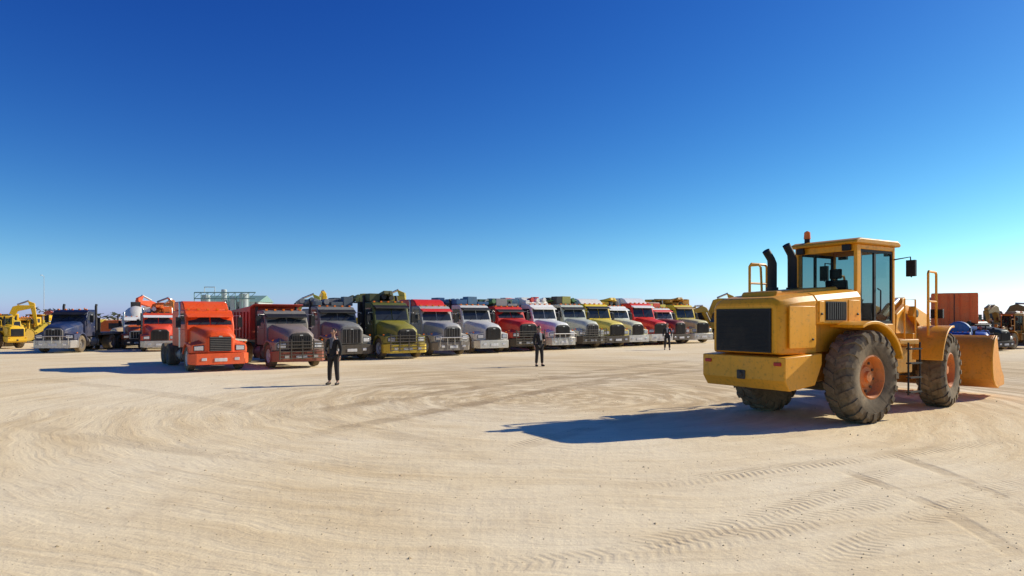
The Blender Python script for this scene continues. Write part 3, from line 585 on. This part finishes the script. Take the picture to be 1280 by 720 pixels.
    p=Part(); p.box(.1,.107,-.022,.022,1.608,1.616,LRED); p.done('mouth',R)
    return R
hang=((-.02,.26,1.14),(.05,.27,.89)); hipH=((-.12,.34,1.17),(.08,.22,1.02)); fold=((.02,.27,1.14),(.26,.10,1.15))
person(417,21.6,200,'person in black jacket and dark trousers standing on the dirt',(.012,.012,.013),(.012,.012,.014),hang,hipH,(.12,.12,.13))
person(674,29.9,150,'person in dark jacket standing with a hand raised to the chest',(.02,.02,.022),(.018,.018,.02),fold,hang,(.4,.4,.4))
person(834,45.5,190,'person in dark clothes standing before red trucks',(.02,.02,.024),(.015,.015,.018),hang,hang,(.4,.4,.4),step=.12)

# ---------------------------------------------------------------- ground
def circ(a,b,c):
    ax,ay=a;bx,by=b;cx,cy=c
    d=2*(ax*(by-cy)+bx*(cy-ay)+cx*(ay-by))
    ux=((ax*ax+ay*ay)*(by-cy)+(bx*bx+by*by)*(cy-ay)+(cx*cx+cy*cy)*(ay-by))/d
    uy=((ax*ax+ay*ay)*(cx-bx)+(bx*bx+by*by)*(ax-cx)+(cx*cx+cy*cy)*(bx-ax))/d
    return ux,uy,math.hypot(ax-ux,ay-uy)
def g(px,py):
    Y=F*CH/(py-398); return (wx(px,Y),Y)
m,nt,b=newmat('sandy_ground'); N=NT(nt)
pos=N.n('ShaderNodeNewGeometry').outputs['Position']
sp=N.n('ShaderNodeSeparateXYZ'); nt.links.new(pos,sp.inputs[0]); PX,PY=sp.outputs[0],sp.outputs[1]
warp=N.noise(pos,.35,2); wv=N.m('MULTIPLY',N.m('SUBTRACT',warp,.5),1.2)
dx=N.m('SUBTRACT',PX,1.0); dy=N.m('SUBTRACT',18.0,PY)
rr=N.m('ADD',N.m('SQRT',N.m('ADD',N.m('MULTIPLY',dx,dx),N.m('MULTIPLY',dy,dy))),wv)
th=N.m('ARCTAN2',dx,dy)
cv=N.n('ShaderNodeCombineXYZ'); nt.links.new(N.m('MULTIPLY',rr,2.0),cv.inputs[0]); nt.links.new(N.m('MULTIPLY',th,2.0),cv.inputs[1])
streak=N.noise(cv.outputs[0],1.0,5,.65)
cv2=N.n('ShaderNodeCombineXYZ'); nt.links.new(N.m('MULTIPLY',rr,11),cv2.inputs[0]); nt.links.new(N.m('MULTIPLY',th,6),cv2.inputs[1])
streak2=N.noise(cv2.outputs[0],1.0,3,.6)
big=N.noise(pos,.12,3,.6); mid=N.noise(pos,1.1,5,.65); fine=N.noise(pos,9,5,.7); grain=N.noise(pos,60,2,.7)
vo=N.n('ShaderNodeTexVoronoi'); vo.inputs['Scale'].default_value=14; nt.links.new(pos,vo.inputs['Vector'])
peb=N.m('MULTIPLY',N.ramp(vo.outputs['Distance'],.12,.05),N.ramp(N.noise(pos,2.3,1),.52,.65))
c=N.mix(N.ramp(streak,.35,.70),(.95,.76,.46,1),(.80,.60,.33,1))
c=N.mix(N.m('MULTIPLY',N.ramp(big,.4,.62),.7),c,(.98,.83,.56,1))
c=N.mix(N.m('MULTIPLY',N.ramp(streak2,.5,.75),.32),c,(.62,.45,.25,1))
c=N.mix(N.m('MULTIPLY',N.ramp(mid,.5,.75),.35),c,(.64,.47,.27,1))
c=N.mix(N.m('MULTIPLY',N.ramp(fine,.55,.8),.45),c,(.50,.37,.22,1))
c=N.mix(N.m('MULTIPLY',N.ramp(grain,.5,.8),.45),c,(.42,.31,.19,1))
c=N.mix(N.m('MULTIPLY',peb,.35),c,(.38,.29,.19,1))
wz=N.m('MULTIPLY',N.ramp(PY,12,19),N.ramp(PY,44,27)); wz=N.m('MULTIPLY',wz,N.m('MULTIPLY',N.ramp(PX,-10,-1),N.ramp(N.noise(cv.outputs[0],1.6,3),.36,.58)))
c=N.mix(N.m('MULTIPLY',wz,.6),c,(.45,.30,.15,1))
H=N.m('ADD',N.m('MULTIPLY',streak,.034),N.m('MULTIPLY',streak2,.009))
H=N.m('ADD',H,N.m('MULTIPLY',mid,.03)); H=N.m('ADD',H,N.m('MULTIPLY',fine,.013)); H=N.m('ADD',H,N.m('MULTIPLY',grain,.003)); H=N.m('ADD',H,N.m('MULTIPLY',peb,.010))
fadeN=N.noise(pos,.8,4,.7)
def track(p1,p2,p3,w,tread,dark,depth,lead=1.15):
    global c,H
    cx,cy,R=circ(p1,p2,p3)
    md=Vector((p2[0]-cx,p2[1]-cy)).normalized()
    S_=(math.dist(p1,p2)+math.dist(p2,p3))/2*lead
    ex=N.m('SUBTRACT',PX,cx); ey=N.m('SUBTRACT',PY,cy)
    dd=N.m('SQRT',N.m('ADD',N.m('MULTIPLY',ex,ex),N.m('MULTIPLY',ey,ey)))
    d=N.m('ADD',N.m('SUBTRACT',dd,R),N.m('MULTIPLY',wv,.12))
    dot=N.m('ADD',N.m('MULTIPLY',ex,md.x),N.m('MULTIPLY',ey,md.y))
    crs=N.m('SUBTRACT',N.m('MULTIPLY',ey,md.x),N.m('MULTIPLY',ex,md.y))
    s=N.m('MULTIPLY',N.m('ARCTAN2',crs,dot),R)
    ad=N.m('ABSOLUTE',d); as_=N.m('ABSOLUTE',s)
    mk=N.m('MULTIPLY',N.ramp(ad,w,w*.5),N.ramp(as_,S_,S_*.6))
    mk=N.m('MULTIPLY',mk,N.ramp(fadeN,.34,.6))
    if tread:
        ph=N.m('MULTIPLY',N.m('ADD',s,N.m('MULTIPLY',ad,.5)),2*math.pi/.11)
        tr=N.ramp(N.m('SINE',ph),-.9,.9)
        H=N.m('ADD',H,N.m('MULTIPLY',mk,N.m('MULTIPLY',N.m('SUBTRACT',tr,1.0),depth)))
        c=N.mix(N.m('MULTIPLY',mk,N.m('ADD',.18,N.m('MULTIPLY',N.m('SUBTRACT',1.0,tr),dark))),c,(.44,.31,.17,1))
    else:
        H=N.m('SUBTRACT',H,N.m('MULTIPLY',mk,depth))
        c=N.mix(N.m('MULTIPLY',mk,dark),c,(.44,.31,.17,1))
track(g(860,668),g(1000,630),g(1130,570),.24,True,.2,.006)
track(g(760,694),g(940,668),g(1150,600),.24,True,.14,.005)
track(g(1040,700),g(1170,640),g(1290,600),.25,True,.24,.006)
track(g(860,600),g(1060,575),g(1290,545),.27,True,.26,.007)
track(g(1120,570),g(1200,600),g(1300,650),.16,False,.55,.012)
track(g(1060,590),g(1160,630),g(1280,700),.14,False,.4,.010)
track(g(640,560),g(900,500),g(1100,470),.3,True,.3,.006)
track(g(500,498),g(700,470),g(900,446),.45,False,.75,.014)
track(g(430,484),g(640,476),g(900,458),.4,False,.7,.014)
track(g(560,510),g(740,480),g(1000,452),.35,False,.7,.012)
track(g(620,500),g(780,470),g(960,447),.3,False,.7,.012)
track(g(0,520),g(200,560),g(500,585),.35,False,.25,.008)
track(g(0,470),g(250,500),g(560,560),.4,False,.28,.008)
nt.links.new(c,b.inputs['Base Color']); b.inputs['Roughness'].default_value=.95
b.inputs['Specular IOR Level'].default_value=.1
bp=N.n('ShaderNodeBump'); bp.inputs['Strength'].default_value=.8; bp.inputs['Distance'].default_value=1.0
nt.links.new(H,bp.inputs['Height']); nt.links.new(bp.outputs[0],b.inputs['Normal'])
me=bpy.data.meshes.new('ground'); me.from_pydata([(-3000,-60,0),(3000,-60,0),(3000,5000,0),(-3000,5000,0)],[],[(0,1,2,3)]); me.materials.append(m)
o=bpy.data.objects.new('ground',me); COL.objects.link(o); o['kind']='structure'; o['label']='dry sandy dirt lot with tyre tracks'; o['category']='ground'
SM=paint((.60,.45,.26),.9,0,.3,'stone')
vs=[];fs=[]; rs=random.Random(3)
octf=[(0,2,4),(2,1,4),(1,3,4),(3,0,4),(2,0,5),(1,2,5),(3,1,5),(0,3,5)]
for i in range(2600):
    y=3.5+rs.random()**1.7*22; x=rs.uniform(-.85,.85)*y
    s=rs.uniform(.004,.011)*(1+(rs.random()<.04)*1.0); k=len(vs)
    for v in ((1,0,0),(-1,0,0),(0,1,0),(0,-1,0),(0,0,.7),(0,0,-.7)):
        vs.append((x+v[0]*s*rs.uniform(.7,1.3),y+v[1]*s*rs.uniform(.7,1.3),s*.2+v[2]*s*rs.uniform(.7,1.2)))
    fs+=[tuple(k+q for q in f) for f in octf]
me=bpy.data.meshes.new('loose_stones'); me.from_pydata(vs,[],fs); me.materials.append(SM)
o=bpy.data.objects.new('loose_stones',me); COL.objects.link(o); o['kind']='stuff'; o['label']='small loose stones scattered over the sand'; o['category']='stones'
GM,gnt,gb=newmat('scrub'); Ng=NT(gnt); tc=Ng.n('ShaderNodeTexCoord').outputs['Object']
gnt.links.new(Ng.mix(Ng.noise(tc,.8,4),(.035,.05,.02,1),(.1,.1,.05,1)),gb.inputs['Base Color']); gb.inputs['Roughness'].default_value=.9
vs=[];fs=[]
for i in range(9000):
    x=random.uniform(-320,360); y=random.uniform(230,250); z=random.random()**1.6*(3.2+1.4*math.sin(x*.07)+1.2*math.sin(x*.23+1))
    s=random.uniform(.5,1.1); k=len(vs)
    for _ in range(3): vs.append((x+random.uniform(-s,s)*1.5,y+random.uniform(-s,s),max(0,z+random.uniform(-s,s)*.8)))
    fs.append((k,k+1,k+2))
me=bpy.data.meshes.new('scrub'); me.from_pydata(vs,[],fs); me.materials.append(GM)
o=bpy.data.objects.new('distant_trees',me); COL.objects.link(o); o['kind']='stuff'; o['label']='low line of far-off scrub and trees'; o['category']='trees'
# ---------------------------------------------------------------- camera, light, sky
cam=bpy.data.cameras.new('camera'); co=bpy.data.objects.new('camera',cam); COL.objects.link(co); S.camera=co
cam.lens=24; cam.sensor_width=36; cam.shift_y=38/1280; cam.clip_end=8000; co.location=(0,0,CH); co.rotation_euler=(math.radians(90),0,0)
az=math.radians(69); el=math.radians(29)
d=Vector((math.sin(az)*math.cos(el),math.cos(az)*math.cos(el),math.sin(el)))
L=bpy.data.lights.new('sun','SUN'); L.energy=5; L.angle=math.radians(.5); L.color=(1,.94,.80)
lo=bpy.data.objects.new('sun',L); COL.objects.link(lo); lo.rotation_euler=d.to_track_quat('Z','Y').to_euler(); lo.location=(30,10,30)
W=bpy.data.worlds.new('World'); S.world=W; W.use_nodes=True; nt=W.node_tree; bg=nt.nodes['Background']
sky=nt.nodes.new('ShaderNodeTexSky'); sky.sky_type='NISHITA'; sky.sun_disc=False; sky.sun_elevation=el; sky.sun_rotation=az
sky.air_density=1.0; sky.dust_density=.3; sky.ozone_density=3.0
NW=NT(nt)
hs=NW.n('ShaderNodeHueSaturation'); hs.inputs['Saturation'].default_value=1.25
nt.links.new(sky.outputs[0],hs.inputs['Color'])
sc_=NW.n('ShaderNodeSeparateColor'); nt.links.new(hs.outputs[0],sc_.inputs[0]); cc=NW.n('ShaderNodeCombineColor')
ch_=[NW.m('MAXIMUM',NW.m('MULTIPLY',sc_.outputs[i],.1),0.0) for i in range(3)]
nt.links.new(NW.m('MULTIPLY',NW.m('POWER',ch_[0],1.55),11.5),cc.inputs[0])
nt.links.new(NW.m('MULTIPLY',NW.m('POWER',ch_[1],1.6),15.0),cc.inputs[1])
nt.links.new(NW.m('ADD',NW.m('MULTIPLY',ch_[2],9.6),NW.m('MULTIPLY',ch_[0],7.6)),cc.inputs[2])
nt.links.new(cc.outputs[0],bg.inputs[0]); bg.inputs[1].default_value=.1
S.view_settings.view_transform='Standard'; S.view_settings.look='None'; S.view_settings.exposure=0
